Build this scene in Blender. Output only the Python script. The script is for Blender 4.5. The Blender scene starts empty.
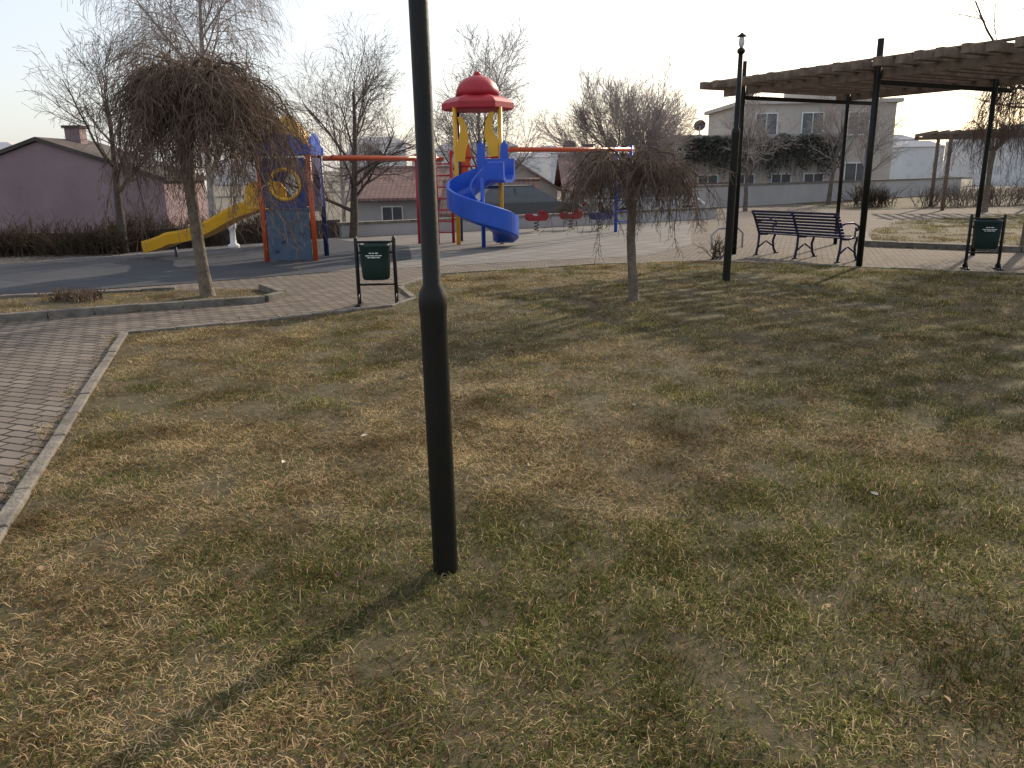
import bpy, math, random
import numpy as np
from mathutils import Vector, Matrix, noise
random.seed(7); np.random.seed(7)
scene=bpy.context.scene
V=Vector
# ------------------------------------------------------------------ materials
def mat(name,c1,c2=None,scale=5.0,rough=0.8,bump=0.0,bscale=None,metal=0.0,spec=0.3,detail=3.0,diffuse=False):
    m=bpy.data.materials.new(name); m.use_nodes=True
    nt=m.node_tree; b=nt.nodes['Principled BSDF']
    tc=nt.nodes.new('ShaderNodeNewGeometry')
    if c2 is None: c2=tuple(x*0.7 for x in c1)
    n=nt.nodes.new('ShaderNodeTexNoise'); n.inputs['Scale'].default_value=scale; n.inputs['Detail'].default_value=detail if not diffuse else 1
    n.inputs['Roughness'].default_value=0.65
    nt.links.new(tc.outputs['Position'],n.inputs['Vector'])
    r=nt.nodes.new('ShaderNodeValToRGB'); r.color_ramp.elements[0].position=0.32; r.color_ramp.elements[1].position=0.68
    r.color_ramp.elements[0].color=(*c2,1); r.color_ramp.elements[1].color=(*c1,1)
    nt.links.new(n.outputs['Fac'],r.inputs['Fac'])
    if diffuse:
        d=nt.nodes.new('ShaderNodeBsdfDiffuse'); nt.links.new(r.outputs['Color'],d.inputs['Color']); nt.links.new(d.outputs[0],nt.nodes['Material Output'].inputs['Surface']); nt.nodes.remove(b); return m
    b.inputs['Roughness'].default_value=rough; b.inputs['Metallic'].default_value=metal
    b.inputs['Specular IOR Level'].default_value=spec
    nt.links.new(r.outputs['Color'],b.inputs['Base Color'])
    if bump>0:
        n2=nt.nodes.new('ShaderNodeTexNoise'); n2.inputs['Scale'].default_value=bscale or scale*6; n2.inputs['Detail'].default_value=2
        nt.links.new(tc.outputs['Position'],n2.inputs['Vector'])
        bp=nt.nodes.new('ShaderNodeBump'); bp.inputs['Strength'].default_value=bump; bp.inputs['Distance'].default_value=0.02
        nt.links.new(n2.outputs['Fac'],bp.inputs['Height']); nt.links.new(bp.outputs['Normal'],b.inputs['Normal'])
    return m
def paver_mat(name,c1,c2,mortar,bw,rh,rot,msize=0.006,off=0.5,dirt=(0.12,0.10,0.08),rough=0.92,spec=.12):
    m=bpy.data.materials.new(name); m.use_nodes=True; nt=m.node_tree; b=nt.nodes['Principled BSDF']
    b.inputs['Roughness'].default_value=rough; b.inputs['Specular IOR Level'].default_value=spec
    g=nt.nodes.new('ShaderNodeNewGeometry'); mp=nt.nodes.new('ShaderNodeMapping'); mp.inputs['Rotation'].default_value=(0,0,rot)
    nt.links.new(g.outputs['Position'],mp.inputs['Vector'])
    wn=nt.nodes.new('ShaderNodeTexNoise'); wn.inputs['Scale'].default_value=14; wn.inputs['Detail'].default_value=1
    nt.links.new(g.outputs['Position'],wn.inputs['Vector'])
    mx0=nt.nodes.new('ShaderNodeMix'); mx0.data_type='VECTOR'; mx0.inputs['Factor'].default_value=0.018
    nt.links.new(mp.outputs['Vector'],mx0.inputs['A']); nt.links.new(wn.outputs['Color'],mx0.inputs['B'])
    br=nt.nodes.new('ShaderNodeTexBrick'); br.inputs['Scale'].default_value=1.0; br.inputs['Brick Width'].default_value=bw
    br.inputs['Row Height'].default_value=rh; br.inputs['Mortar Size'].default_value=msize; br.inputs['Mortar Smooth'].default_value=0.3
    br.offset=off; br.inputs['Color1'].default_value=(*c1,1); br.inputs['Color2'].default_value=(*c2,1); br.inputs['Mortar'].default_value=(*mortar,1)
    nt.links.new(mx0.outputs['Result'],br.inputs['Vector'])
    n=nt.nodes.new('ShaderNodeTexNoise'); n.inputs['Scale'].default_value=0.9; n.inputs['Detail'].default_value=5; n.inputs['Roughness'].default_value=0.7
    nt.links.new(g.outputs['Position'],n.inputs['Vector'])
    mr=nt.nodes.new('ShaderNodeMapRange'); mr.inputs['From Min'].default_value=0.36; mr.inputs['From Max'].default_value=0.68; mr.inputs['To Max'].default_value=0.8
    nt.links.new(n.outputs['Fac'],mr.inputs['Value'])
    mx=nt.nodes.new('ShaderNodeMix'); mx.data_type='RGBA'; nt.links.new(mr.outputs['Result'],mx.inputs['Factor'])
    nt.links.new(br.outputs['Color'],mx.inputs['A'])
    mu=nt.nodes.new('ShaderNodeMix'); mu.data_type='RGBA'; mu.inputs['Factor'].default_value=.55; nt.links.new(br.outputs['Color'],mu.inputs['B']); mu.inputs['A'].default_value=(*dirt,1)
    nt.links.new(mu.outputs['Result'],mx.inputs['B'])
    nt.links.new(mx.outputs['Result'],b.inputs['Base Color'])
    inv=nt.nodes.new('ShaderNodeMath'); inv.operation='SUBTRACT'; inv.inputs[0].default_value=1.0; nt.links.new(br.outputs['Fac'],inv.inputs[1])
    bp=nt.nodes.new('ShaderNodeBump'); bp.inputs['Strength'].default_value=0.7; bp.inputs['Distance'].default_value=0.008
    nt.links.new(inv.outputs[0],bp.inputs['Height']); nt.links.new(bp.outputs['Normal'],b.inputs['Normal'])
    return m
# ------------------------------------------------------------------ mesh builder
class Part:
    def __init__(s): s.v=[];s.f=[];s.m=[];s.sm=[];s.mats=[]
    def mi(s,m):
        if m not in s.mats: s.mats.append(m)
        return s.mats.index(m)
    def face(s,f,m,sm=False): s.f.append(f); s.m.append(m); s.sm.append(sm)
    def box(s,c,size,m,rz=0.0,M=None,taper=1.0):
        k=s.mi(m); n=len(s.v); hx,hy,hz=[a/2 for a in size]; R=M or Matrix.Rotation(rz,3,'Z'); c=V(c)
        for z in(-1,1):
            t=1.0 if z<0 else taper
            for x,y in((-1,-1),(1,-1),(1,1),(-1,1)): s.v.append(tuple(c+R@V((x*hx*t,y*hy*t,z*hz))))
        for f in((3,2,1,0),(4,5,6,7),(0,1,5,4),(1,2,6,5),(2,3,7,6),(3,0,4,7)): s.face([n+i for i in f],k)
    def beam(s,a,b,w,h,m):
        a=V(a);b=V(b);d=b-a;L=d.length;d.normalize(); up=V((0,0,1)) if abs(d.z)<.95 else V((0,1,0))
        y=up.cross(d).normalized(); z=d.cross(y); s.box((a+b)/2,(L,w,h),m,M=Matrix((d,y,z)).transposed())
    def tube(s,pts,rad,m,sides=6,caps=True):
        k=s.mi(m); n0=len(s.v); pts=[V(p) for p in pts]; N=len(pts)
        if not hasattr(rad,'__len__'): rad=[rad]*N
        cs=[(math.cos(2*math.pi*i/sides),math.sin(2*math.pi*i/sides)) for i in range(sides)]
        ref=None
        for i in range(N):
            d=(pts[min(i+1,N-1)]-pts[max(i-1,0)]).normalized()
            if ref is None: ref=V((0,0,1)) if abs(d.z)<.9 else V((1,0,0))
            x=(ref-d*ref.dot(d))
            if x.length<1e-4: x=V((1,0,0)) if abs(d.x)<.9 else V((0,1,0)); x=x-d*x.dot(d)
            x.normalize(); y=d.cross(x); ref=x; p=pts[i]; r=rad[i]
            for c,q in cs: s.v.append(tuple(p+x*(c*r)+y*(q*r)))
        for i in range(N-1):
            a=n0+i*sides
            for j in range(sides):
                j2=(j+1)%sides; s.face([a+j,a+j2,a+sides+j2,a+sides+j],k,True)
        if caps:
            s.face([n0+j for j in range(sides)][::-1],k); a=n0+(N-1)*sides; s.face([a+j for j in range(sides)],k)
    def lathe(s,c,prof,m,sides=16,sx=1,sy=1,rz=0,sm=True):
        k=s.mi(m); n0=len(s.v); c=V(c)
        for r,z in prof:
            for j in range(sides):
                a=2*math.pi*j/sides+rz; s.v.append((c.x+r*sx*math.cos(a),c.y+r*sy*math.sin(a),c.z+z))
        for i in range(len(prof)-1):
            for j in range(sides):
                j2=(j+1)%sides; a=n0+i*sides; s.face([a+j,a+j2,a+sides+j2,a+sides+j],k,sm)
        s.face([n0+j for j in range(sides)][::-1],k); a=n0+(len(prof)-1)*sides; s.face([a+j for j in range(sides)],k)
    def poly(s,pts,m):
        k=s.mi(m); n=len(s.v); s.v+= [tuple(p) for p in pts]; s.face(list(range(n,n+len(pts))),k)
    def extr(s,pts2,origin,ux,uy,th,m):
        k=s.mi(m); o=V(origin); ux=V(ux).normalized(); uy=V(uy).normalized(); w=ux.cross(uy)*th; n=len(s.v); N=len(pts2)
        for e in(-.5,.5):
            for a,b in pts2: s.v.append(tuple(o+ux*a+uy*b+w*e))
        s.face([n+i for i in range(N)][::-1],k); s.face([n+N+i for i in range(N)],k)
        for i in range(N): j=(i+1)%N; s.face([n+i,n+j,n+N+j,n+N+i],k)
    def sweep(s,path,prof,m):
        k=s.mi(m); n0=len(s.v); N=len(prof)
        for p,sd in path:
            for a,b in prof: s.v.append(tuple(V(p)+V(sd)*a+V((0,0,b))))
        for i in range(len(path)-1):
            for j in range(N):
                j2=(j+1)%N; a=n0+i*N; s.face([a+j,a+j2,a+N+j2,a+N+j],k,False)
        s.face([n0+j for j in range(N)][::-1],k); a=n0+(len(path)-1)*N; s.face([a+j for j in range(N)],k)
    def obj(s,name,parent=None,col=None,bevel=0):
        me=bpy.data.meshes.new(name); me.from_pydata(s.v,[],s.f); 
        for m in s.mats: me.materials.append(m)
        me.polygons.foreach_set('material_index',s.m); me.polygons.foreach_set('use_smooth',s.sm); me.update()
        o=bpy.data.objects.new(name,me)
        (col or scene.collection).objects.link(o)
        if parent: o.parent=parent
        if bevel:
            b=o.modifiers.new('bevel','BEVEL'); b.width=bevel; b.segments=2; b.limit_method='ANGLE'
        return o
def empty(name):
    e=bpy.data.objects.new(name,None); scene.collection.objects.link(e); e.empty_display_size=.2; return e
# ------------------------------------------------------------------ camera
th=math.radians(15); rr=.015
X=V((1,0,0)); F=V((0,math.cos(th),-math.sin(th))); D=V((0,-math.sin(th),-math.cos(th)))
R_=X*math.cos(rr)+D*math.sin(rr); Dn=-X*math.sin(rr)+D*math.cos(rr)
M=Matrix((R_,-Dn,-F)).transposed().to_4x4(); M.translation=V((0,0,1.6))
cd=bpy.data.cameras.new('camera'); cam=bpy.data.objects.new('camera',cd); scene.collection.objects.link(cam)
cam.matrix_world=M; cd.sensor_width=36; cd.lens=790/1024*36; cd.clip_end=5000; cd.clip_start=.05; scene.camera=cam
# ------------------------------------------------------------------ light
el=math.radians(25); az=math.atan2(.6,.8)
sd=V((math.sin(az)*math.cos(el),math.cos(az)*math.cos(el),math.sin(el)))
ld=bpy.data.lights.new('sun','SUN'); ld.energy=5.0; ld.angle=math.radians(.6); ld.color=(1,.85,.65)
lo=bpy.data.objects.new('sun',ld); scene.collection.objects.link(lo); lo.rotation_euler=sd.to_track_quat('Z','Y').to_euler(); lo.location=(10,14,12)
w=bpy.data.worlds.new('World'); scene.world=w; w.use_nodes=True; nt=w.node_tree
bg=nt.nodes['Background']; sky=nt.nodes.new('ShaderNodeTexSky'); sky.sky_type='NISHITA'; sky.sun_disc=False
sky.sun_elevation=el; sky.sun_rotation=az; sky.dust_density=2.5; sky.air_density=1.0; sky.ozone_density=1.0
mul=nt.nodes.new('ShaderNodeMix'); mul.data_type='RGBA'; mul.blend_type='ADD'; mul.inputs['Factor'].default_value=1
nt.links.new(sky.outputs['Color'],mul.inputs['A']); mul.inputs['B'].default_value=(5.3,5.4,5.6,1)
nt.links.new(mul.outputs['Result'],bg.inputs['Color']); bg.inputs['Strength'].default_value=.10
scene.view_settings.view_transform='Standard'; scene.view_settings.look='None'; scene.view_settings.exposure=0
# ------------------------------------------------------------------ material list
M_soil=mat('dry_turf_soil',(.105,.08,.042),(.04,.037,.018),14,.95,.25,120,detail=5)
M_earth=mat('earth',(.16,.14,.11),(.10,.09,.07),.3,.95)
M_pav=paver_mat('paver_blocks',(.22,.185,.16),(.14,.118,.102),(.028,.026,.02),.20,.10,math.radians(20),.011)
M_tile=paver_mat('playground_tiles',(.21,.20,.19),(.17,.16,.153),(.09,.085,.08),.5,.5,math.radians(38),.02,off=0,dirt=(.14,.13,.12))
M_rub=paver_mat('rubber_surface',(.06,.066,.078),(.05,.054,.066),(.03,.032,.037),1.0,1.0,math.radians(30),.012,off=0,dirt=(.09,.085,.08))
M_kerb=mat('kerb_concrete',(.22,.195,.165),(.10,.09,.075),5,.9,.5,50)
M_pole=mat('dark_green_painted_steel',(.006,.009,.008),(.012,.009,.006),12,.5,.06,50,spec=.25)
M_black=mat('black_steel',(.012,.013,.018),(.018,.016,.016),12,.5)
M_benchblue=mat('navy_bench_slats',(.018,.022,.07),(.026,.024,.045),10,.55,.2,60,spec=.2)
M_bin=mat('bin_green',(.010,.032,.026),(.007,.02,.017),6,.55,.05)
M_white=mat('white_paint',(.75,.75,.73),(.6,.6,.58),6,.6)
M_wood=mat('weathered_pergola_timber',(.24,.175,.13),(.13,.095,.07),8,.85,.4,50)
M_bark=mat('bark_grey_brown',(.10,.08,.065),(.045,.038,.032),14,.9,1.0,35)
M_bark2=mat('bark_pale',(.20,.16,.12),(.10,.08,.06),10,.9,.8,30)
M_twig=mat('twig_reddish',(.20,.145,.11),(.105,.077,.06),5,diffuse=True)
M_twig2=mat('twig_grey',(.16,.13,.118),(.12,.096,.088),5,diffuse=True)
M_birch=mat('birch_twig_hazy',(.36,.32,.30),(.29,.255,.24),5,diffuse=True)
M_yel=mat('plastic_yellow',(.75,.40,.02),(.65,.33,.015),2,.4,spec=.5)
M_blu=mat('plastic_blue',(.02,.10,.55),(.016,.08,.45),2,.35,spec=.5)
M_nav=mat('panel_navy',(.018,.035,.16),(.014,.028,.12),3,.45,spec=.5)
M_gpan=mat('panel_grey_blue',(.08,.12,.18),(.055,.085,.13),7,.55)
M_red=mat('plastic_red',(.42,.02,.035),(.34,.015,.025),2,.45,spec=.4)
M_ora=mat('steel_orange_red',(.60,.10,.03),(.50,.08,.025),3,.4,spec=.5)
M_mauve=mat('mauve_render',(.27,.195,.21),(.22,.16,.175),.8,.9)
M_dwall=mat('dark_stone_base',(.10,.08,.075),(.06,.05,.046),2,.9,.6,12)
M_cream=mat('cream_render',(.52,.48,.43),(.43,.395,.355),.7,.9)
M_grayw=mat('grey_render',(.40,.385,.38),(.33,.32,.315),.7,.9)
M_conc=mat('concrete_cream',(.50,.455,.40),(.42,.38,.34),.5,.9)
M_glass=mat('window_glass',(.09,.10,.11),(.065,.07,.08),2,.15,spec=.5)
M_roof=paver_mat('clay_roof_tiles',(.30,.185,.155),(.24,.155,.135),(.14,.10,.09),.22,.35,0,.02,off=0,dirt=(.21,.155,.14))
M_ivy=mat('ivy_hazy',(.125,.125,.105),(.09,.095,.082),6,diffuse=True)
M_hedge=mat('hedge_dry',(.085,.062,.045),(.04,.034,.024),5,diffuse=True)
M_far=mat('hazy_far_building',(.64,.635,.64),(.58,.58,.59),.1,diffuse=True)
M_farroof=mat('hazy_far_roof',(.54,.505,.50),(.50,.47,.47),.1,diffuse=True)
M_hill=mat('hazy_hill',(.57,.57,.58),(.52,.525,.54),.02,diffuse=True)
# ------------------------------------------------------------------ terrain
def edgeY(x):
    pts=[(-60,17),(-9,17.5),(-4.5,21.6),(7,27.5),(12,60),(80,70)]
    if x<=pts[0][0]: return pts[0][1]
    for (a,b),(c,d) in zip(pts,pts[1:]):
        if x<=c: return b+(d-b)*(x-a)/(c-a)
    return pts[-1][1]
def hgt(x,y):
    e=edgeY(x); t=max(0,min(1,(y-e-.3)/4)); t=t*t*(3-2*t); z=-1.7*t-.02
    d=math.hypot(x,y)
    if d>250: z+= (d-250)*.008*(1+.6*noise.noise(V((x*.004,y*.004,0))))
    return z
xs=sorted(set([round(v,2) for v in list(np.arange(-30,30,1.0))+list(-30-np.cumsum(np.geomspace(1.3,260,22)))+list(30+np.cumsum(np.geomspace(1.3,260,22)))]))
ys=sorted(set([round(v,2) for v in list(np.arange(-8,72,1.0))+list(-8-np.cumsum(np.geomspace(1.3,200,14)))+list(72+np.cumsum(np.geomspace(1.3,260,24)))]))
p=Part(); k=p.mi(M_earth); W=len(xs)
for y in ys:
    for x in xs: p.v.append((x,y,hgt(x,y)))
for j in range(len(ys)-1):
    for i in range(W-1): a=j*W+i; p.face([a,a+1,a+W+1,a+W],k,True)
p.obj('ground')
def sheet(name,pts,z,m):
    q=Part(); q.poly([(x,y,z) for x,y in pts],m); return q.obj(name)
sheet('paved_path',[(-22,-8),(16,-8),(40,-2),(40,58),(12.3,58),(7,27.3),(-4.5,21.4),(-9,17.3),(-22,17)],.0,M_pav)
sheet('playground_tiles',[(-3.1,13.5),(.2,14.7),(2.6,15.4),(4.0,17.6),(5.4,24),(5.6,26.2),(-4.5,21.1),(-9,17),(-9.9,15.5)],.004,M_tile)
sheet('rubber_play_surface',[(-18,6.6),(-7.2,11.25),(-5.2,12.2),(-3.1,13.5),(-1.9,15.4),(-2.3,18.2),(-4.3,20.3),(-9.9,15.6),(-18,14.5)],.008,M_rub)
LAWN=[(1.2,-6),(-.75,-1.3),(-2.4,3.39),(-2.88,4.76),(-4.08,8.21),(-2.73,8.85),(-1.5,9.7),(-1.26,10.3),(-1.61,11.46),(-1.15,12.9),(1.58,14.0),(3.4,14.25),(4.6,13.75),(5.74,13.0),(7.71,11.85),(16,7),(18,-6)]
sheet('lawn',LAWN,.014,M_soil)
ISL=[(-12,6.5),(-5.96,9.11),(-4.62,9.75),(-3.23,10.33),(-3.1,10.7),(-3.6,11.45),(-4.9,11.55),(-7.1,10.95),(-13,8.4)]
sheet('planting_bed',ISL,.014,M_soil)
RL=[(7.5,16.7),(9.7,15.1),(20,9.3),(34,22),(24,30),(16.9,26.5),(11.7,24),(8.4,19)]
sheet('far_lawn',RL,.014,M_soil)
RL2=[(13.3,31),(30,34),(38,56),(14,56)]
sheet('park_lawn',RL2,.012,M_soil)
BARE=[(.62,5.2,.13),(-1.9,6.9,.15),(2.4,7.4,.15),(1.0,8.9,.2),(3.6,4.4,.12)]
def kerb(name,line,wd=.09,h=.05,seg=.5,z0=-.02):
    q=Part()
    for a,b in zip(line,line[1:]):
        a=V((*a,0));b=V((*b,0));L=(b-a).length;n=max(1,int(round(L/seg)));d=(b-a)/n
        for i in range(n):
            jz=random.uniform(-.007,.007); s=a+d*i+d.normalized()*.005; e=a+d*(i+1)-d.normalized()*.005
            ang=math.atan2(d.y,d.x)+random.uniform(-.015,.015); c=(s+e)/2
            q.box((c.x,c.y,z0+(h-z0)/2+jz),((e-s).length,wd,h-z0),M_kerb,ang)
    return q.obj(name,bevel=.008)
kerb('lawn_kerb',LAWN[1:10],wd=.075,h=.04);
kerb('lawn_kerb',LAWN[9:16],h=.03)
kerb('bed_kerb',ISL[0:6],h=.09,wd=.11)
kerb('bed_kerb',ISL[6:9]+[],h=.05)
kerb('far_lawn_kerb',[RL[-1]]+RL[0:3],h=.11,wd=.14)
# ------------------------------------------------------------------ grass
def inpoly(x,y,P):
    c=False;n=len(P);j=n-1
    for i in range(n):
        xi,yi=P[i];xj,yj=P[j]
        if (yi>y)!=(yj>y) and x<(xj-xi)*(y-yi)/(yj-yi)+xi: c=not c
        j=i
    return c
def blade_mat(name,c1,c2,c3):
    m=bpy.data.materials.new(name); m.use_nodes=True; nt=m.node_tree; nt.nodes.remove(nt.nodes['Principled BSDF'])
    b=nt.nodes.new('ShaderNodeBsdfDiffuse')
    g=nt.nodes.new('ShaderNodeNewGeometry'); n=nt.nodes.new('ShaderNodeTexNoise'); n.inputs['Scale'].default_value=1.6; n.inputs['Detail'].default_value=2;n.inputs['Roughness'].default_value=.75
    nt.links.new(g.outputs['Position'],n.inputs['Vector'])
    r=nt.nodes.new('ShaderNodeValToRGB'); e=r.color_ramp.elements; e[0].position=.30; e[0].color=(*c1,1); e[1].position=.72; e[1].color=(*c3,1)
    x=e.new(.5); x.color=(*c2,1)
    ri=nt.nodes.new('ShaderNodeMath'); ri.operation='MULTIPLY_ADD'; ri.inputs[1].default_value=.5; 
    nt.links.new(g.outputs['Random Per Island'],ri.inputs[0]); 
    sb=nt.nodes.new('ShaderNodeMath'); sb.operation='SUBTRACT'; sb.inputs[1].default_value=.25; nt.links.new(n.outputs['Fac'],sb.inputs[0]); nt.links.new(sb.outputs[0],ri.inputs[2])
    nt.links.new(ri.outputs[0],r.inputs['Fac']); nt.links.new(r.outputs['Color'],b.inputs['Color'])
    tr=nt.nodes.new('ShaderNodeBsdfTranslucent'); nt.links.new(r.outputs['Color'],tr.inputs['Color'])
    ms=nt.nodes.new('ShaderNodeMixShader'); ms.inputs[0].default_value=.38; out=nt.nodes['Material Output']
    nt.links.new(b.outputs[0],ms.inputs[1]); nt.links.new(tr.outputs[0],ms.inputs[2]); nt.links.new(ms.outputs[0],out.inputs['Surface'])
    return m
M_dead=blade_mat('dead_grass',(.11,.062,.03),(.33,.22,.11),(.74,.56,.33))
M_green=blade_mat('green_grass',(.035,.05,.012),(.095,.122,.030),(.25,.25,.08))
gcol=bpy.data.collections.new('grass_tufts_source')
def tuft(name,nb,rad,lmin,lmax,lean,wd,m,m2=None,frac=0):
    q=Part(); ks=[q.mi(m)]; 
    if m2: ks.append(q.mi(m2))
    for i in range(nb):
        a=random.uniform(0,6.283); r=rad*math.sqrt(random.random()); b=V((r*math.cos(a),r*math.sin(a),-.004))
        L=random.uniform(lmin,lmax); az=random.uniform(0,6.283); ln=random.uniform(lean[0],lean[1])
        d=V((math.cos(az)*math.sin(ln),math.sin(az)*math.sin(ln),math.cos(ln)))
        s=V((-math.sin(az),math.cos(az),0))*wd*random.uniform(.5,1.3)/2
        az2=az+random.uniform(-.9,.9); d2=(d+V((math.cos(az2)*.7,math.sin(az2)*.7,-.35-.3*random.random()))).normalized()
        p1=b+d*L*.5; p2=p1+d2*L*.5
        if p2.z<.003: p2.z=.003
        n=len(q.v); q.v+=[tuple(b-s),tuple(b+s),tuple(p1+s*.85),tuple(p1-s*.85),tuple(p2)]
        k=ks[1] if (m2 and random.random()<frac) else ks[0]
        q.face([n,n+1,n+2,n+3],k); q.face([n+3,n+2,n+4],k)
    o=q.obj(name,col=gcol); return o
for i in range(4): tuft(f'tuft_{i}',190,.19,.022,.068,(.75,1.5),.0030,M_dead,M_green,.24)
for i in range(3): tuft(f'tuft_{4+i}',150,.15,.022,.055,(.35,1.35),.0030,M_green,M_dead,.38)
tuft('tuft_7',90,.10,.03,.075,(.1,1.1),.0032,M_green,M_dead,.2)
pos=[];rot=[];scl=[];idx=[]
blobs=[(-.28,2.95,.42,.9),(.1,2.75,.3,.6),(1.5,3.1,.6,.5),(1.7,2.2,.7,.5),(2.4,2.8,.6,.4),(-.9,8.0,.9,.4),(-1.6,5.6,.3,.4),(-2.6,5.6,.3,.4),(2.8,5.5,1.1,.35),(.8,1.9,.5,.35),(4,11.5,1.5,.3),(-1.4,10.0,.35,1.2),(5.6,12.6,.8,.5),(-.6,1.8,.6,.35)]
def greenness(x,y):
    g=.85*noise.noise(V((x*.8,y*.8,3)))+.75*noise.noise(V((x*2.6,y*2.6,9)))+.45*noise.noise(V((x*7,y*7,5)))+.05*x-.10
    for bx,by,s,a in blobs: g+=a*math.exp(-((x-bx)**2+(y-by)**2)/(2*s*s))
    return g
def scatter(x0,x1,y0,y1,dens,P,sc=1.0):
    n=int((x1-x0)*(y1-y0)*dens)
    for _ in range(n):
        x=random.uniform(x0,x1);y=random.uniform(y0,y1)
        if abs(x)>.92*y+1.6 and y<15: continue
        if not inpoly(x,y,P): continue
        if noise.noise(V((x*3.6,y*3.6,20)))<-.45 and random.random()<.3: continue
        if any((x-a)**2+(y-b)**2<(c*1.05)**2 and random.random()<(1.0 if i_==0 else .75) for i_,(a,b,c) in enumerate(BARE)): continue
        g=greenness(x,y)+random.uniform(-.3,.3)
        if g>.6 and random.random()<.3: i=7
        elif g>.14: i=random.choice((4,5,6))
        else:
            i=random.randrange(4)
            if random.random()<.22: continue
        pos.append((x,y,.012)); rot.append((random.uniform(-.06,.06),random.uniform(-.06,.06),random.uniform(0,6.283))); scl.append(sc*random.uniform(.75,1.2)); idx.append(i)
scatter(-4.3,5.5,.5,5,125,LAWN); scatter(-4.3,9,5,8.5,70,LAWN,1.05); scatter(-4.3,13,8.5,14.4,38,LAWN,1.25)
scatter(-8,-3,8,11.6,28,ISL,1.1); scatter(7.4,24,12,28,6,RL,2.0)
me=bpy.data.meshes.new('grass'); me.from_pydata(pos,[],[])
a=me.attributes.new('rot','FLOAT_VECTOR','POINT'); a.data.foreach_set('vector',np.array(rot,dtype=np.float32).ravel())
a=me.attributes.new('scl','FLOAT','POINT'); a.data.foreach_set('value',np.array(scl,dtype=np.float32))
a=me.attributes.new('idx','INT','POINT'); a.data.foreach_set('value',np.array(idx,dtype=np.int32))
go=bpy.data.objects.new('grass',me); scene.collection.objects.link(go)
ng=bpy.data.node_groups.new('grass_scatter','GeometryNodeTree')
ng.interface.new_socket('Geometry',in_out='INPUT',socket_type='NodeSocketGeometry'); ng.interface.new_socket('Geometry',in_out='OUTPUT',socket_type='NodeSocketGeometry')
gi=ng.nodes.new('NodeGroupInput'); gout=ng.nodes.new('NodeGroupOutput'); ip=ng.nodes.new('GeometryNodeInstanceOnPoints')
ci=ng.nodes.new('GeometryNodeCollectionInfo'); ci.inputs['Collection'].default_value=gcol; ci.inputs['Separate Children'].default_value=True; ci.inputs['Reset Children'].default_value=True
def na(n,t):
    x=ng.nodes.new('GeometryNodeInputNamedAttribute'); x.data_type=t; x.inputs['Name'].default_value=n; return x.outputs['Attribute']
ng.links.new(gi.outputs[0],ip.inputs['Points']); ng.links.new(ci.outputs[0],ip.inputs['Instance']); ip.inputs['Pick Instance'].default_value=True
ng.links.new(na('idx','INT'),ip.inputs['Instance Index']); ng.links.new(na('rot','FLOAT_VECTOR'),ip.inputs['Rotation']); ng.links.new(na('scl','FLOAT'),ip.inputs['Scale'])
rz=ng.nodes.new('GeometryNodeRealizeInstances'); ng.links.new(ip.outputs[0],rz.inputs[0])
ng.links.new(rz.outputs[0],gout.inputs[0]); md=go.modifiers.new('scatter','NODES'); md.node_group=ng
q=Part(); lm=[mat('leaf_tan',(.26,.17,.095),None,9),mat('leaf_pale',(.55,.49,.42),None,9),mat('leaf_brown',(.14,.07,.04),None,9)]
for _ in range(60):
    y=random.uniform(1.2,9); x=random.uniform(-.7*y-.3,.75*y+.5)
    if not inpoly(x,y,LAWN): continue
    k=q.mi(random.choices(lm,(5,1,4))[0]); s=random.uniform(.009,.019); a=random.uniform(0,6.28); R=Matrix.Rotation(a,3,'Z')@Matrix.Rotation(random.uniform(-.9,.9),3,'X')
    n=len(q.v); c=V((x,y,.035))
    for u,v,h in((-1.3,0,0),(-.5,-.6,.25),(.5,-.5,.3),(1.4,0,.05),(.5,.5,.3),(-.5,.6,.25),(0,0,0)): q.v.append(tuple(c+R@V((u*s,v*s,h*s))))
    for i in range(6): q.face([n+i,n+(i+1)%6,n+6],k,True)
q.obj('fallen_leaves')
q=Part()
for _ in range(260):
    y=random.uniform(1.2,10); x=random.uniform(-.6*y,.8*y+.5)
    if not inpoly(x,y,LAWN): continue
    a=random.uniform(0,6.28); L=random.uniform(.04,.2); c=V((x,y,.035)); pts=[c]
    for i in range(4): a+=random.uniform(-.4,.4); c=c+V((math.cos(a),math.sin(a),random.uniform(-.08,.08)))*L/4; pts.append(c)
    q.tube(pts,[.0018,.0016,.0014,.001,.0006],random.choice((M_twig,M_bark2,lm[0],lm[0])),3)
q.obj('fallen_twigs')
# ------------------------------------------------------------------ trees
def rv(): return V((random.gauss(0,1),random.gauss(0,1),random.gauss(0,1))).normalized()
def grow(q,p,d,L,r0,r1,lvl,c):
    n=c['seg'][lvl]; pts=[V(p)]; d=V(d).normalized()
    for i in range(n):
        d=(d+rv()*c['jit'][lvl]+V((0,0,c['trop'][lvl]))).normalized(); pts.append(pts[-1]+d*(L/n))
    rad=[r0+(r1-r0)*i/n for i in range(n+1)]
    q.tube(pts,rad,c['mat'][lvl],c['sides'][lvl],False)
    if lvl+1>=len(c['seg']): return
    m=c['n'][lvl]
    for kk in range(m):
        t=c['t0'][lvl]+(1-c['t0'][lvl])*(kk+random.random())/m; f=t*n; i=min(int(f),n-1); pp=pts[i].lerp(pts[i+1],f-i)
        dd=(pts[i+1]-pts[i]).normalized(); ax=dd.cross(rv()).normalized(); an=c['ang'][lvl]*random.uniform(.6,1.3)
        cd=Matrix.Rotation(an,3,ax)@dd; LL=c['len'][lvl+1]*random.uniform(.6,1.15)*(1.15-.45*t); rc=(r0+(r1-r0)*t)*c['rr'][lvl]
        grow(q,pp,cd,LL,rc,max(c['rmin'],rc*.3),lvl+1,c)
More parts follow.
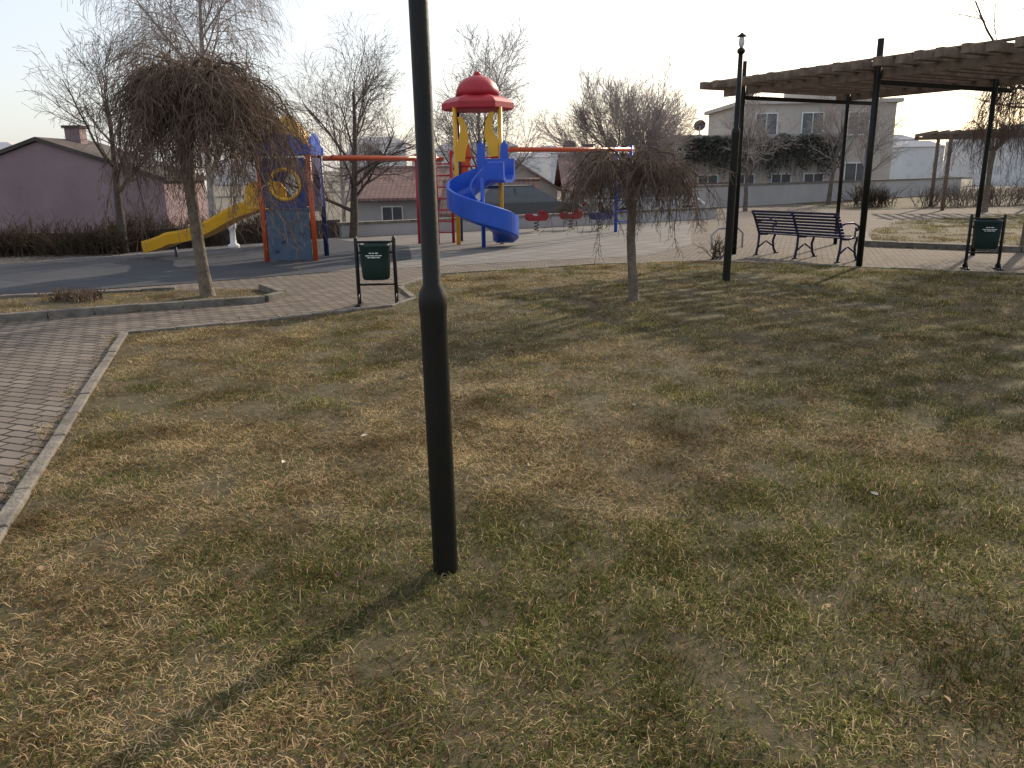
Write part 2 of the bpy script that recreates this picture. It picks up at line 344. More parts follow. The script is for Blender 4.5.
def bare_tree(name,x,y,z,trunkL,r,c,lean=(0,0)):
    q=Part(); cc=dict(seg=[6,6,5,4,3],jit=[.05,.13,.18,.22,.25],trop=[.02,.06,.05,.02,0],sides=[9,6,4,3,3],t0=[.35,.2,.15,.1],
        ang=[.75,.7,.7,.7],rr=[.5,.55,.55,.6],n=[9,8,6,3],len=[trunkL,trunkL*.6,trunkL*.32,trunkL*.17,trunkL*.09],rmin=.004,mat=[M_bark]*2+[M_twig2]*3)
    cc.update(c); grow(q,(x,y,z-.1),(lean[0],lean[1],1),trunkL,r,r*.25,0,cc); return q.obj(name)
bare_tree('bare_tree',-8.5,17.6,0,3.3,.11,dict(n=[10,8,6,3]),(-.02,0))
bare_tree('bare_tree',-4.1,21,0,3.7,.12,dict(n=[13,9,6,3],t0=[.18,.2,.15,.1],ang=[.95,.7,.7,.7]),(.05,0))
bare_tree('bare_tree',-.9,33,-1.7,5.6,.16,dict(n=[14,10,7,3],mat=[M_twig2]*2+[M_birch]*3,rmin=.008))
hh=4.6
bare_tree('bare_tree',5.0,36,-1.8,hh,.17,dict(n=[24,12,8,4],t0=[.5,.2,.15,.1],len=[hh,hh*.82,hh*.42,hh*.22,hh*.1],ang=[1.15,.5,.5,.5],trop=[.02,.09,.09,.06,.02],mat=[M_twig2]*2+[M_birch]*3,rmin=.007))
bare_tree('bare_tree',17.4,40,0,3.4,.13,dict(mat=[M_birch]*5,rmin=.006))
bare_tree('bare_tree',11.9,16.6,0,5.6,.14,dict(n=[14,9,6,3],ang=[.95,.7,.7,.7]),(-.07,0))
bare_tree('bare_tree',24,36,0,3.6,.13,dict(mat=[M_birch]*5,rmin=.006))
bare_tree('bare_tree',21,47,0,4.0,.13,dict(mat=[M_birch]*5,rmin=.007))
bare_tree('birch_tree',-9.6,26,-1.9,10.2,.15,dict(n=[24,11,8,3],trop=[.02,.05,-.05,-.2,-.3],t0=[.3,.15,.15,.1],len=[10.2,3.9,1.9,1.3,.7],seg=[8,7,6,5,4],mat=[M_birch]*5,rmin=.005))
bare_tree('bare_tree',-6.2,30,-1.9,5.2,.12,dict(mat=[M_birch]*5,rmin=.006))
def weeping(name,x,y,hg,R,h,tr,nl,ns,nss,lean=0.0,twm=M_twig,drop=.55,T0=.95,T1=1.22,off=0.0):
    q=Part(); base=V((x,y,-.05)); top=V((x+lean,y,hg))
    pts=[base,base.lerp(top,.03)]+[base.lerp(top,t)+V((random.uniform(-.02,.02),random.uniform(-.02,.02),0)) for t in(.2,.4,.6,.8)]+[top,top+V((0,0,.12))]
    q.tube(pts,[tr*1.7,tr*1.25,tr,tr*.95,tr*.9,tr*.95,tr*1.2,tr*.7],M_bark2,10)
    c=dict(seg=[6,5,4],jit=[.22,.3,.35],trop=[-.34,-.36,-.2],sides=[3,3,3],t0=[.05,.1],ang=[.9,.9],rr=[.65,.65],n=[nss,2],len=[drop,drop*.55,drop*.28],rmin=.0028,mat=[twm]*3)
    for i in range(nl):
        a=6.283*(i+random.random()*.8)/nl; RR=R*random.uniform(.35,1.0); hh=h*random.uniform(.6,1.1)*(1.2-.3*RR/R); P=[];ph=random.uniform(0,6)
        T=random.uniform(T0,T1)
        for j in range(11):
            t=T*j/10; s=2*t; z=hg+hh*(s*(2-s)) ; rr2=RR*min(t,1.0)**.8; aa=a+.18*math.sin(ph+3*t)
            P.append(V((x+lean+rr2*math.cos(aa)+off*t,y+rr2*math.sin(aa),z))+rv()*.03)
        r0=tr*.42*random.uniform(.6,1); rad=[r0+(0.005-r0)*(j/10)**.7 for j in range(11)]
        q.tube(P,rad,M_bark if i%2 else twm,5,False)
        for kk in range(ns):
            f=2+8*(kk+random.random())/ns; f=min(f,9.99); k2=int(f); pp=P[k2].lerp(P[k2+1],f-k2); dd=(P[k2+1]-P[k2]).normalized()
            d=(dd*.5+rv()*.9+V((math.cos(a),math.sin(a),0))*.3+V((0,0,.3))).normalized()
            grow(q,pp,d,drop*random.uniform(.5,1.4),max(.005,rad[k2]*.45),.003,0,c)
    return q.obj(name)
weeping('weeping_tree',-4.17,10.85,1.95,1.30,.98,.085,48,18,6,-.08,drop=.62,off=.52)
weeping('weeping_tree',1.56,9.95,1.38,.92,.44,.06,24,12,6,-.08,drop=.42)
weeping('weeping_tree',9.9,15.3,2.4,1.75,.9,.08,24,12,5,drop=.85)
weeping('weeping_tree',16.8,28.5,2.0,2.0,1.1,.09,18,10,4,drop=.8,twm=M_twig2)
def bush(name,cx,cy,w,d,h,n,m,z=0,rz=0):
    q=Part(); c=dict(seg=[4,3],jit=[.2,.3],trop=[.02,0],sides=[3,3],t0=[.2],ang=[.7],rr=[.7],n=[6],len=[h,h*.45],rmin=.003,mat=[m]*2)
    for _ in range(n):
        u=random.uniform(-w/2,w/2);v=random.uniform(-d/2,d/2); hs=h*(.75+.5*noise.noise(V((u*.9,v,cx))))
        grow(q,(cx+u*math.cos(rz)-v*math.sin(rz),cy+u*math.sin(rz)+v*math.cos(rz),z),(random.gauss(0,.4),random.gauss(0,.4),1),hs*random.uniform(.6,1.1),.011,.005,0,c)
    return q.obj(name)
bush('dry_shrub',-5.9,10.6,.7,.35,.22,60,M_twig)
bush('dry_hedge',-12.7,17.3,8.6,1.0,1.0,700,M_hedge,rz=.06)
bush('dry_hedge',-7.2,19.6,4.8,1.0,1.0,380,M_hedge,-.1,.7)
bush('small_shrub',3.75,14.6,.3,.2,.5,14,M_hedge)
bush('dry_hedge',19.5,33,6,1.2,1.1,260,M_twig2,0,.2)
bush('dry_hedge',14.8,33,1.6,1.0,1.3,120,M_hedge,0,.2)
# ------------------------------------------------------------------ street furniture
def lamp_post(name,x,y,lean=0,rl=.052,ru=.034,hj=1.14,H=3.35):
    e=empty(name); q=Part(); f=lambda z:(x+lean*z,y,z)
    zs=[0,.02,.4,.8,hj-.05,hj-.03,hj,hj+.03,hj+.06,H*.75,H]; rs=[rl,rl,rl,rl,rl,rl*1.06,rl*1.06,rl*.98,ru,ru,ru*.95]
    q.tube([f(z) for z in zs],rs,M_pole,28); q.obj('shaft',e)
    q=Part(); c=f(H); q.lathe(c,[(ru,0),(ru*1.5,.02),(ru*1.5,.05),(ru*1.1,.07),(.02,.08)],M_pole,16)
    q.lathe((c[0],c[1],c[2]+.08),[(.02,0),(.035,.03),(.042,.07),(.035,.12),(.02,.14)],M_white,16)
    q.lathe((c[0],c[1],c[2]+.22),[(.07,0),(.045,.02),(.01,.05)],M_pole,16); q.obj('lantern',e)
lamp_post('lamp_post',-.285,2.96,-.008,.051,.034)
lamp_post('lamp_post',3.17,11.6,.01,.055,.036,2.1,3.12)
def bin_(name,x,y,rz):
    e=empty(name); e.location=(x,y,0); e.rotation_euler=(0,0,rz)
    q=Part()
    for s in(-1,1):
        q.tube([(s*.235,0,0),(s*.235,0,.45),(s*.235,0,.83),(s*.235,0,.86)],[.024,.024,.024,.012],M_black,10)
        q.box((s*.235,0,.012),(.06,.30,.024),M_black); q.tube([(s*.235,-.13,.02),(s*.235,0,.16),(s*.235,.13,.02)],.012,M_black,6)
    q.tube([(-.235,0,.26),(.235,0,.26)],.014,M_black,8); q.tube([(-.235,0,.79),(.235,0,.79)],.014,M_black,8)
    q.obj('frame',e)
    q=Part(); rx,ry=.185,.145
    prof=[(.80,0),(.9,.02),(.97,.2),(1.0,.40),(1.04,.41),(1.04,.44),(.93,.44),(.9,.40)]
    n=24; k=q.mi(M_bin)
    def sup(a): c,s=math.cos(a),math.sin(a); return (math.copysign(abs(c)**.5,c),math.copysign(abs(s)**.5,s))
    for r,z in prof:
        for j in range(n): c,s=sup(2*math.pi*j/n); q.v.append((c*rx*r,s*ry*r-.02,z+.33))
    for i in range(len(prof)-1):
        for j in range(n): j2=(j+1)%n; q.face([i*n+j,i*n+j2,(i+1)*n+j2,(i+1)*n+j],k,True)
    q.face(list(range(n))[::-1],k); q.face([(len(prof)-1)*n+j for j in range(n)],q.mi(M_black))
    for s in(-1,1): q.tube([(s*.18,-.02,.66),(s*.235,0,.66)],.012,M_black,6)
    q.obj('basket',e)
    q=Part(); yy=-ry-.024
    for zz,wds in((.665,(.03,.02,.04)),(.635,(.05,.05,.03,.04)),(.612,(.03,.06,.04))):
        xx=-sum(wds)/2-.01*len(wds)/2
        for wd in wds: q.box((xx+wd/2,yy,zz),(wd,.003,.012),M_white); xx+=wd+.01
    q.obj('label',e)
bin_('litter_bin',-1.68,9.95,.05); bin_('litter_bin',7.5,12.6,-.25)
def bench(name,p0,p1):
    a=V((*p0,0));b=V((*p1,0)); L=(b-a).length; e=empty(name); e.location=(a+b)/2; e.rotation_euler=(0,0,math.atan2((b-a).y,(b-a).x))
    q=Part()
    for s in(-1,0,1):
        x=s*(L/2-.05)
        q.tube([(x,-.02,0),(x,.03,.22),(x,.04,.40),(x,-.06,.60),(x,-.15,.78),(x,-.20,.82)],.022,M_benchblue,8)
        q.tube([(x,.56,0),(x,.48,.10),(x,.45,.25),(x,.50,.36),(x,.48,.42)],.022,M_benchblue,8)
        q.tube([(x,.04,.40),(x,.25,.385),(x,.48,.42)],.022,M_benchblue,8)
        q.tube([(x,.02,.14),(x,.24,.26),(x,.47,.14)],.016,M_benchblue,8)
        if s:
            P=[(x,-.06,.62),(x,.15,.66),(x,.36,.66),(x,.47,.62)]
            for j in range(9): t=j/8*5.2; r=.055*(1-.06*j); P.append((x,.47+r*math.sin(t),.565+r*math.cos(t)))
            q.tube(P,.018,M_benchblue,8); q.tube([(x,.44,.42),(x,.42,.52)],.016,M_benchblue,6)
        q.box((x,-.02,.01),(.05,.10,.02),M_black); q.box((x,.56,.01),(.05,.10,.02),M_black)
    q.obj('iron_frame',e)
    q=Part()
    for i in range(8):
        t=i/7; y=.03-.21*t**1.1; z=.45+.38*t; q.box((0,y+.024,z),(L,.022,.038),M_benchblue,M=Matrix.Rotation(.45,3,'X'))
    q.obj('backrest',e,bevel=.004)
    q=Part()
    for i in range(8): t=i/7; q.box((0,.07+.40*t,.415-.02*math.sin(3.14*t)+.012*t),(L,.042,.022),M_benchblue)
    q.obj('seat',e,bevel=.004)
bench('park_bench',(4.70,15.3),(5.72,13.75))
# ------------------------------------------------------------------ pergola
e=empty('pergola'); A=V((3.70,16.6,3.1)); dL=V((3.04,-5.3,0)).normalized(); dN=V((-dL.y,dL.x,0)); Wd=3.7; LL=9.0
q=Part()
for t,zz in((1.3,3.5),(4.1,3.5),(6.9,3.5)):
    b=A+dL*t; q.tube([(b.x,b.y,0),(b.x,b.y,zz)],.05,M_pole,14)
for t in(1.1,4.1,6.9):
    b=A+dL*t+dN*(Wd-.5); q.tube([(b.x,b.y,0),(b.x,b.y,3.05)],.04,M_pole,12)
q.obj('posts',e)
q=Part()
for off in(.0,Wd-.5):
    a=A+dL*.75+dN*(off+.08); b=A+dL*(LL-.2)+dN*(off+.08); q.beam((a.x,a.y,2.99),(b.x,b.y,2.99),.05,.12,M_wood)
for t in(1.3,4.1,6.9):
    a=A+dL*t+dN*.06; b=A+dL*t+dN*Wd; q.beam((a.x,a.y,2.87),(b.x,b.y,2.87),.04,.07,M_pole)
q.obj('beams',e)
q=Part(); n=int((LL-.6)/.34)
for i in range(n):
    s=.6+i*.34
    a=A+dL*(s+random.uniform(-.02,.02))+dN*(-.40+random.uniform(-.07,.07)); b=A+dL*(s+random.uniform(-.02,.02))+dN*(Wd+.15+random.uniform(-.05,.05)); dz=random.uniform(-.012,.012)
    q.beam((a.x,a.y,3.12+dz),(b.x,b.y,3.12+dz),.11,.13,M_wood)
for j in range(6):
    o=.0+j*.68; a=A+dL*(.5)+dN*o; b=A+dL*(LL)+dN*o; q.beam((a.x,a.y,3.215),(b.x,b.y,3.215),.12,.03,M_wood)
q.obj('slats',e,bevel=.006)
e=empty('pergola'); q=Part()
for x,y in((16.1,30),(19.5,29),(17.0,32.6),(20.4,31.6)): q.tube([(x,y,0),(x,y,2.7)],.07,M_wood,8)
for i in range(16): x=15.4+i*.36; q.beam((x,29.7-.29*i*.36,2.78),(x+.9,33-.29*i*.36,2.78),.10,.12,M_wood)
q.beam((15.2,30.3,2.66),(21,28.7,2.66),.1,.12,M_wood); q.beam((16.2,32.9,2.66),(22,31.2,2.66),.1,.12,M_wood); q.obj('frame',e)
# ------------------------------------------------------------------ play structure A (yellow slide)
e=empty('playground_tower'); cx,cy=-4.22,15.85; hs=.47
q=Part()
for sx in(-1,1):
    for sy in(-1,1): q.tube([(cx+sx*hs,cy+sy*hs,0),(cx+sx*hs,cy+sy*hs,2.15)],.05,M_ora if sy<0 else M_nav,12)
q.obj('posts',e)
q=Part(); q.box((cx,cy,.95),(.92,.92,.07),M_gpan); q.obj('deck',e)
q=Part(); q.box((cx,cy-hs-.02,.47),(.82,.05,.90),M_gpan)
for i in range(5): q.box((cx-.25+.13*i,cy-hs-.055,.2+.13*(i%3)+.05*i),(.07,.03,.05),M_nav)
q.obj('climbing_panel',e,bevel=.01)
def ringpanel(q,o,ux,uy,w,h,r,cyy,m,th=.04,n=28):
    k=q.mi(m); o=V(o);ux=V(ux);uy=V(uy);wv=ux.cross(uy)*th; b=len(q.v)
    for e2 in(-.5,.5):
        for i in range(n):
            a=2*math.pi*i/n; c,s=math.cos(a),math.sin(a); q.v.append(tuple(o+ux*(c*r)+uy*(cyy+s*r)+wv*e2))
            f=min((w/2)/abs(c) if abs(c)>1e-6 else 1e9, ((h-cyy) if s>0 else cyy)/abs(s) if abs(s)>1e-6 else 1e9); q.v.append(tuple(o+ux*(c*f)+uy*(cyy+s*f)+wv*e2))
    for i in range(n):
        j=(i+1)%n; A0=b+2*i;A1=b+2*j;B0=b+2*n+2*i;B1=b+2*n+2*j
        q.face([A0,A0+1,A1+1,A1],k);q.face([B0,B1,B1+1,B0+1],k);q.face([A0,A1,B1,B0],k);q.face([A0+1,B0+1,B1+1,A1+1],k)
q=Part()
ringpanel(q,(cx,cy-hs,1.0),(1,0,0),(0,0,1),.84,.92,.26,.44,M_nav); ringpanel(q,(cx+hs,cy,1.0),(0,1,0),(0,0,1),.84,.92,.26,.44,M_nav)
ringpanel(q,(cx,cy+hs,1.0),(1,0,0),(0,0,1),.84,.92,.26,.44,M_nav)
q.obj('side_panels',e)
q=Part()
P=[(cx+.28*math.cos(t*.3142),cy-hs-.03,1.44+.28*math.sin(t*.3142)) for t in range(21)]; q.tube(P,.035,M_yel,8,False)
q.obj('porthole_ring',e)
q=Part()
arc=[(-.54,0),(-.54,.14),(-.40,.20),(-.27,.33),(0,.40),(.27,.33),(.40,.20),(.54,.14),(.54,0)]
for yy in(-hs-.03,hs+.03): q.extr(arc,(cx,cy+yy,1.98),(1,0,0),(0,0,1),.04,M_blu)
for xx in(-hs-.03,hs+.03): q.extr(arc,(cx+xx,cy,1.975),(0,1,0),(0,0,1),.04,M_blu)
q.lathe((cx,cy,2.16),[(.70,0),(.64,.08),(.50,.16),(.38,.30),(.26,.42),(.12,.50),(.03,.54)],M_yel,4,rz=math.pi/4,sm=False); q.obj('roof',e)
q=Part(); S=V((cx-hs,cy,1.0)); E=V((-7.45,16.6,.14)); path=[]; N=26; dr=(E-S); dr.z=0; sv=V((-dr.y,dr.x,0)).normalized()
for i in range(N+1):
    t=i/N; p=S+(V((E.x,E.y,0))-V((S.x,S.y,0)))*t
    z=1.0-.86*(t**.9)+.06*math.sin(t*math.pi*2.6) if t<.8 else None
    if t>=.8: z0=1.0-.86*(.8**.9)+.06*math.sin(.8*math.pi*2.6); z=z0+(.13-z0)*((t-.8)/.2)**.7
    if t<.06: z=1.0
    path.append((V((p.x,p.y,z)),sv))
prof=[(-.27,.22),(-.22,.22),(-.19,.03),(.19,.03),(.22,.22),(.27,.22),(.27,.17),(.23,-.02),(-.23,-.02),(-.27,.17)]
q.sweep(path,prof,M_yel); q.tube([(-6.9,16.5,0),(-6.9,16.5,.22)],.03,M_gpan,8); 
q.extr([(-.3,0),(.3,0),(.3,.35),(.18,.5),(-.18,.5),(-.3,.35)],(S.x-.05,S.y-.33,1.0),(1,0,0),(0,0,1),.04,M_yel)
q.extr([(-.3,0),(.3,0),(.3,.35),(.18,.5),(-.18,.5),(-.3,.35)],(S.x-.05,S.y+.33,1.0),(1,0,0),(0,0,1),.04,M_yel)
q.obj('wave_slide',e)
# ------------------------------------------------------------------ play structure B (spiral slide)
e=empty('spiral_slide_tower'); cx,cy=-.68,18.95; hs=.50
q=Part(); cols=[M_yel,M_yel,M_blu,M_nav]
for i,(sx,sy) in enumerate(((-1,-1),(1,-1),(1,1),(-1,1))): q.tube([(cx+sx*hs,cy+sy*hs,0),(cx+sx*hs,cy+sy*hs,3.0)],.048,cols[i],12)
q.obj('posts',e)
q=Part(); q.box((cx,cy,1.28),(.9,.9,.07),M_gpan); q.obj('deck',e)
q=Part(); hexp=[(.76,0),(.82,.04),(.82,.16),(.72,.24),(.56,.30),(.50,.32)]
q.lathe((cx,cy,2.96),hexp,M_red,6,sm=False)
q.lathe((cx,cy,3.27),[(.50,0),(.48,.14),(.41,.27),(.29,.37),(.15,.43),(.08,.45)],M_red,24); q.lathe((cx,cy,3.70),[(.08,0),(.09,.04),(.06,.09),(.01,.10)],M_red,14); q.obj('roof',e)
wav=[(-.10,0),(.10,0),(.12,.2),(.20,.45),(.16,.75),(.06,.95),(-.04,.95),(.02,.7),(-.02,.5),(-.12,.3)]
q=Part()
q.extr(wav,(cx-hs+.10,cy-hs-.03,1.85),(1,0,0),(0,0,1),.04,M_yel); q.extr([(-a,b) for a,b in wav][::-1],(cx+hs-.16,cy-hs-.03,1.95),(1,0,0),(0,0,1),.04,M_yel)
q.extr(wav,(cx-hs-.03,cy+.1,1.35),(0,1,0),(0,0,1),.04,M_yel); q.extr(wav,(cx-hs+.1,cy+hs+.03,1.5),(1,0,0),(0,0,1),.04,M_ora); q.extr(wav,(cx+hs-.2,cy+hs+.03,1.5),(1,0,0),(0,0,1),.04,M_yel)
q.obj('wave_panels',e)
q=Part()
for zz in(1.55,1.75,1.95): q.tube([(cx-hs,cy+hs,zz),(cx+hs,cy+hs,zz)],.018,M_red,8)
q.obj('rails',e)
q=Part(); sc=V((-.58,17.72,0)); path=[]; N=34
a0=math.radians(62); a1=math.radians(368)
for i in range(-4,N+7):
    if i<0: t=0; a=a0; base=V((sc.x+.50*math.cos(a),sc.y+.50*math.sin(a),1.45)); tg=V((-math.sin(a),math.cos(a),0)); p=base-tg*(-i)*.10; rad=V((math.cos(a),math.sin(a),0))
    elif i<=N: t=i/N; a=a0+(a1-a0)*t; rad=V((math.cos(a),math.sin(a),0)); p=sc+rad*.50+V((0,0,1.45-1.27*t**.95))
    else: a=a1; rad=V((math.cos(a),math.sin(a),0)); tg=V((-math.sin(a),math.cos(a),0)); p=sc+rad*.50+tg*(i-N)*.04+V((0,0,.17-.006*(i-N)))
    path.append((p,rad))
prof=[(-.27,.36),(-.22,.38),(-.21,.08),(-.13,.0),(.13,.0),(.21,.1),(.24,.44),(.29,.42),(.28,.0),(.18,-.07),(-.18,-.07),(-.27,.0)]
q.sweep(path,prof,M_blu)
q.extr([(-.34,0),(.34,0),(.36,.35),(.34,.72),(.26,.86),(.18,.72),(.16,.45),(-.16,.45),(-.18,.72),(-.26,.86),(-.34,.72),(-.36,.35)],(-.36,18.38,1.45),(1,0,0),(0,0,1),.06,M_blu)
q.tube([(sc.x,sc.y,0),(sc.x,sc.y,1.5)],.045,M_blu,12)
q.obj('spiral_chute',e)
q=Part()
lx,ly=-1.75,19.1
for dx,dy in((0,0),(.42,-.15)): q.tube([(lx+dx,ly+dy,0),(lx+dx,ly+dy,2.1)],.035,M_red,10)
for i in range(7): z=.25+i*.26; q.tube([(lx,ly,z),(lx+.42,ly-.15,z)],.018,M_red,8)
q.tube([(lx+.42,ly-.15,1.3),(cx-hs,cy,1.3)],.03,M_red,8); q.tube([(lx+.42,ly-.15,2.05),(cx-hs,cy,2.05)],.03,M_red,8)
q.obj('ladder',e)
def monkey(name,a,b,z,legs=()):
    e=empty(name); a=V(a);b=V(b);d=(b-a).normalized(); s=V((-d.y,d.x,0))*.28; q=Part()
    for sg in(-1,1): q.tube([(a+s*sg)+V((0,0,z)),(b+s*sg)+V((0,0,z))],.048,M_ora,10)
    n=int((b-a).length/.32)
    for i in range(1,n): c=a+(b-a)*i/n+V((0,0,z)); q.tube([c-s,c+s],.017,M_ora,6)
    q.obj('rails',e); q=Part()
    for L,m in legs:
        for sg in(-1,1): c=V(L)+s*sg; q.tube([(c.x,c.y,0),(c.x,c.y,z+.1)],.045,m,10)
        for i in range(6): q.tube([V(L)-s+V((0,0,.3+.27*i)),V(L)+s+V((0,0,.3+.27*i))],.016,m,6)
    if legs: q.obj('end_ladder',e)
monkey('monkey_bars',(-3.7,16.3,0),(-1.75,19.0,0),1.93,[((-1.9,18.78,0),M_red)]); monkey('monkey_bars',(-.1,19.4,0),(3.05,21.4,0),2.12,[((3.0,21.36,0),M_blu)])
def rider(name,x,y,m,rz):
    e=empty(name); e.location=(x,y,0); e.rotation_euler=(0,0,rz); q=Part(); P=[(.07*math.cos(t*.7),.07*math.sin(t*.7),.02+t*.0095) for t in range(30)]; q.tube(P,.012,M_black,5); q.obj('spring',e)
    q=Part(); O=[(-.30,0),(-.36,.10),(-.34,.2),(-.22,.24),(-.12,.16),(.06,.16),(.12,.30),(.22,.34),(.33,.26),(.36,.12),(.30,0)]
    O=[(a_*.85,b_*.85) for a_,b_ in O]
    for s in(-1,1): q.extr(O,(0,s*.14,.3),(1,0,0),(0,0,1),.03,m)
    q.box((-.02,0,.42),(.3,.25,.04),M_nav); q.box((0,0,.31),(.45,.24,.03),m); q.tube([(.14,-.24,.52),(.14,.24,.52)],.015,M_black,6); q.obj('body',e)
M_dred=mat('faded_red_plastic',(.30,.03,.04),(.24,.025,.03),4,.6); M_dblu=mat('faded_blue_plastic',(.03,.06,.22),(.025,.05,.18),4,.6)
rider('spring_rider',.75,22.3,M_dred,.2); rider('spring_rider',1.75,22.9,M_dred,-.3); rider('spring_rider',2.55,22.5,M_dblu,.5)
q=Part(); q.lathe((-6.35,18.4,0),[(.13,0),(.13,.08),(.07,.12),(.06,.4),(.09,.46),(.10,.55),(.05,.62),(.01,.64)],M_white,14); q.obj('stone_bollard')
q=Part(); q.tube([(4.15,16.4,0),(4.13,16.4,.30),(4.3,16.5,.42),(4.75,16.75,.42),(4.9,16.85,.30),(4.9,16.85,0)],.022,M_grayw,8); q.obj('bike_rack')
e=empty('low_wall'); q=Part(); q.beam((-4.5,21.35,.16),(6.9,27.2,.16),.25,.34,M_grayw); q.beam((-4.55,21.33,.35),(6.95,27.22,.35),.32,.06,M_kerb); q.obj('wall',e)
e=empty('low_wall'); q=Part(); q.beam((-18,17.9,.2),(-9.2,17.95,.2),.25,.5,M_dwall); q.beam((-9.2,17.95,.2),(-4.6,21.6,.2),.25,.5,M_dwall); q.obj('wall',e)
# ------------------------------------------------------------------ parked cars
M_tyre=mat('tyre',(.02,.02,.02),None,5,.9)
def car(x,y,z,rz,cm):
    e=empty('parked_car'); e.location=(x,y,z); e.rotation_euler=(0,0,rz)
    q=Part(); body=[(-2.1,.35),(-2.15,.7),(-2.0,.9),(-1.3,.96),(1.0,.96),(1.9,.86),(2.15,.68),(2.15,.35),(1.75,.28),(-1.75,.28)]
    q.extr(body,(0,0,0),(1,0,0),(0,0,1),1.7,cm); q.obj('body',e,bevel=.06)
    q=Part(); k=q.mi(M_glass); kr=q.mi(cm)
    for x_,y_ in [(-1.75,-.8),(1.15,-.8),(1.15,.8),(-1.75,.8)]: q.v.append((x_,y_,.955))
    for x_,y_ in [(-1.25,-.62),(.35,-.62),(.35,.62),(-1.25,.62)]: q.v.append((x_,y_,1.42))
    for i in range(4): j=(i+1)%4; q.face([i,j,4+j,4+i],k)
    q.face([4,5,6,7],kr); q.box((-.45,0,1.445),(1.6,1.24,.04),cm); q.beam((-.35,-.725,1.15),(-.35,-.66,1.40),.08,.03,cm); q.obj('cabin',e)
    q=Part()
    for x_ in(-1.35,1.35):
        for y_ in(-.8,.8): q.tube([(x_,y_-.1,.32),(x_,y_+.1,.32)],.32,M_tyre,18); q.tube([(x_,y_-.115,.32),(x_,y_+.115,.32)],.18,M_grayw,12)
    q.obj('wheels',e)
    q=Part(); q.box((2.14,-.6,.66),(.04,.3,.13),M_white); q.box((2.14,.6,.66),(.04,.3,.13),M_white); q.box((-2.14,-.6,.74),(.04,.3,.13),M_red); q.box((-2.14,.6,.74),(.04,.3,.13),M_red); q.obj('lights',e)
# small raised street behind the playground wall where the cars stand
q=Part(); q.beam((-3.2,26.9,-.55),(9.5,31.9,-.55),3.6,.5,mat('asphalt',(.055,.053,.05),(.045,.043,.041),3,.9)); q.obj('street')
car(.3,28.3,-.30,.375,mat('car_paint_dark_grey',(.06,.065,.075),(.05,.055,.06),2,.3,spec=.6))
car(5.0,30.1,-.30,.375,mat('car_paint_silver',(.36,.37,.39),(.32,.33,.35),2,.3,spec=.6))
# ------------------------------------------------------------------ buildings
def window(g,f,c,w,h,ux,nrm):
    c=V(c);ux=V(ux);n=V(nrm); uz=V((0,0,1))
    def bx(P,cc,sx,sz,dd,m): 
        Mx=Matrix((ux,n,uz)).transposed(); P.box(cc,(sx,dd,sz),m,M=Mx)
    bx(g,c+n*.02,w,h,.03,M_glass)
    for s in(-1,1): bx(f,c+ux*s*(w/2+.03)+n*.035,.06,h+.12,.08,M_white); bx(f,c+uz*s*(h/2+.03)+n*.033,w,.06,.074,M_white)
    bx(f,c+n*.05,.04,h,.03,M_white); bx(f,c-uz*(h/2+.09)+n*.07,w+.2,.05,.16,M_grayw)
def house(name,x0,x1,y0,y1,zb,ze,zr,wall,axis='x',wins=(),roof=M_roof,base=None,chim=(),o=.4):
    e=empty(name); q=Part(); q.box(((x0+x1)/2,(y0+y1)/2,(zb+ze)/2),(x1-x0,y1-y0,ze-zb),wall)
    if axis=='y':
        xm=(x0+x1)/2
        for y in(y0,y1): q.poly([(x0,y,ze+.001),(x1,y,ze+.001),(xm,y,zr)],wall)
    else:
        ym=(y0+y1)/2
        for x in(x0,x1): q.poly([(x,y0,ze+.001),(x,y1,ze+.001),(x,ym,zr)],wall)
    q.obj('walls',e)
    if base is not None: q=Part(); q.box(((x0+x1)/2,(y0+y1)/2,(zb+base)/2),(x1-x0+.12,y1-y0+.12,base-zb),M_dwall); q.obj('plinth',e)
    q=Part(); t=.12
    if axis=='y':
        xm=(x0+x1)/2; sl=(zr-ze)/(xm-x0)
        for s,xe in((-1,x0-o),(1,x1+o)):
            ze2=ze-o*sl; n=len(q.v); k=q.mi(roof)
            for yy in(y0-o,y1+o):
                q.v+=[(xe,yy,ze2+.02),(xm,yy,zr+.02),(xm,yy,zr+.02+t),(xe,yy,ze2+.02+t)]
            for f in((0,1,2,3),(7,6,5,4),(0,4,5,1),(3,2,6,7),(0,3,7,4),(1,5,6,2)): q.face([n+i for i in f],k)
    else:
        ym=(y0+y1)/2; sl=(zr-ze)/(ym-y0)
        for s,ye in((-1,y0-o),(1,y1+o)):
            ze2=ze-o*sl; n=len(q.v); k=q.mi(roof)
            for xx in(x0-o,x1+o):
                q.v+=[(xx,ye,ze2+.02),(xx,ym,zr+.02),(xx,ym,zr+.02+t),(xx,ye,ze2+.02+t)]
            for f in((0,1,2,3),(7,6,5,4),(0,4,5,1),(3,2,6,7),(0,3,7,4),(1,5,6,2)): q.face([n+i for i in f],k)
        q.tube([(x0-o,ym,zr+t+.03),(x1+o,ym,zr+t+.03)],.09,roof,6)
    q.obj('roof',e)
    g=Part();f=Part()
    for (wx,wz,ww,wh) in wins: window(g,f,(wx,y0,wz),ww,wh,(1,0,0),(0,-1,0))
    if wins: g.obj('window_glass',e); f.obj('window_frames',e)
    q=Part()
    for (cx_,cy_,cz_,h_) in chim:
        q.box((cx_,cy_,cz_+h_/2),(.5,.45,h_),wall); q.box((cx_,cy_,cz_+h_+.04),(.62,.57,.08),M_dwall)
    if chim: q.obj('chimney',e)
    return e
house('mauve_house',-18.6,-11.0,26,29.5,-3.2,1.5,2.75,M_mauve,'y',base=-.1,chim=[(-14.6,28,2.5,.75)],roof=M_dwall,o=.12)
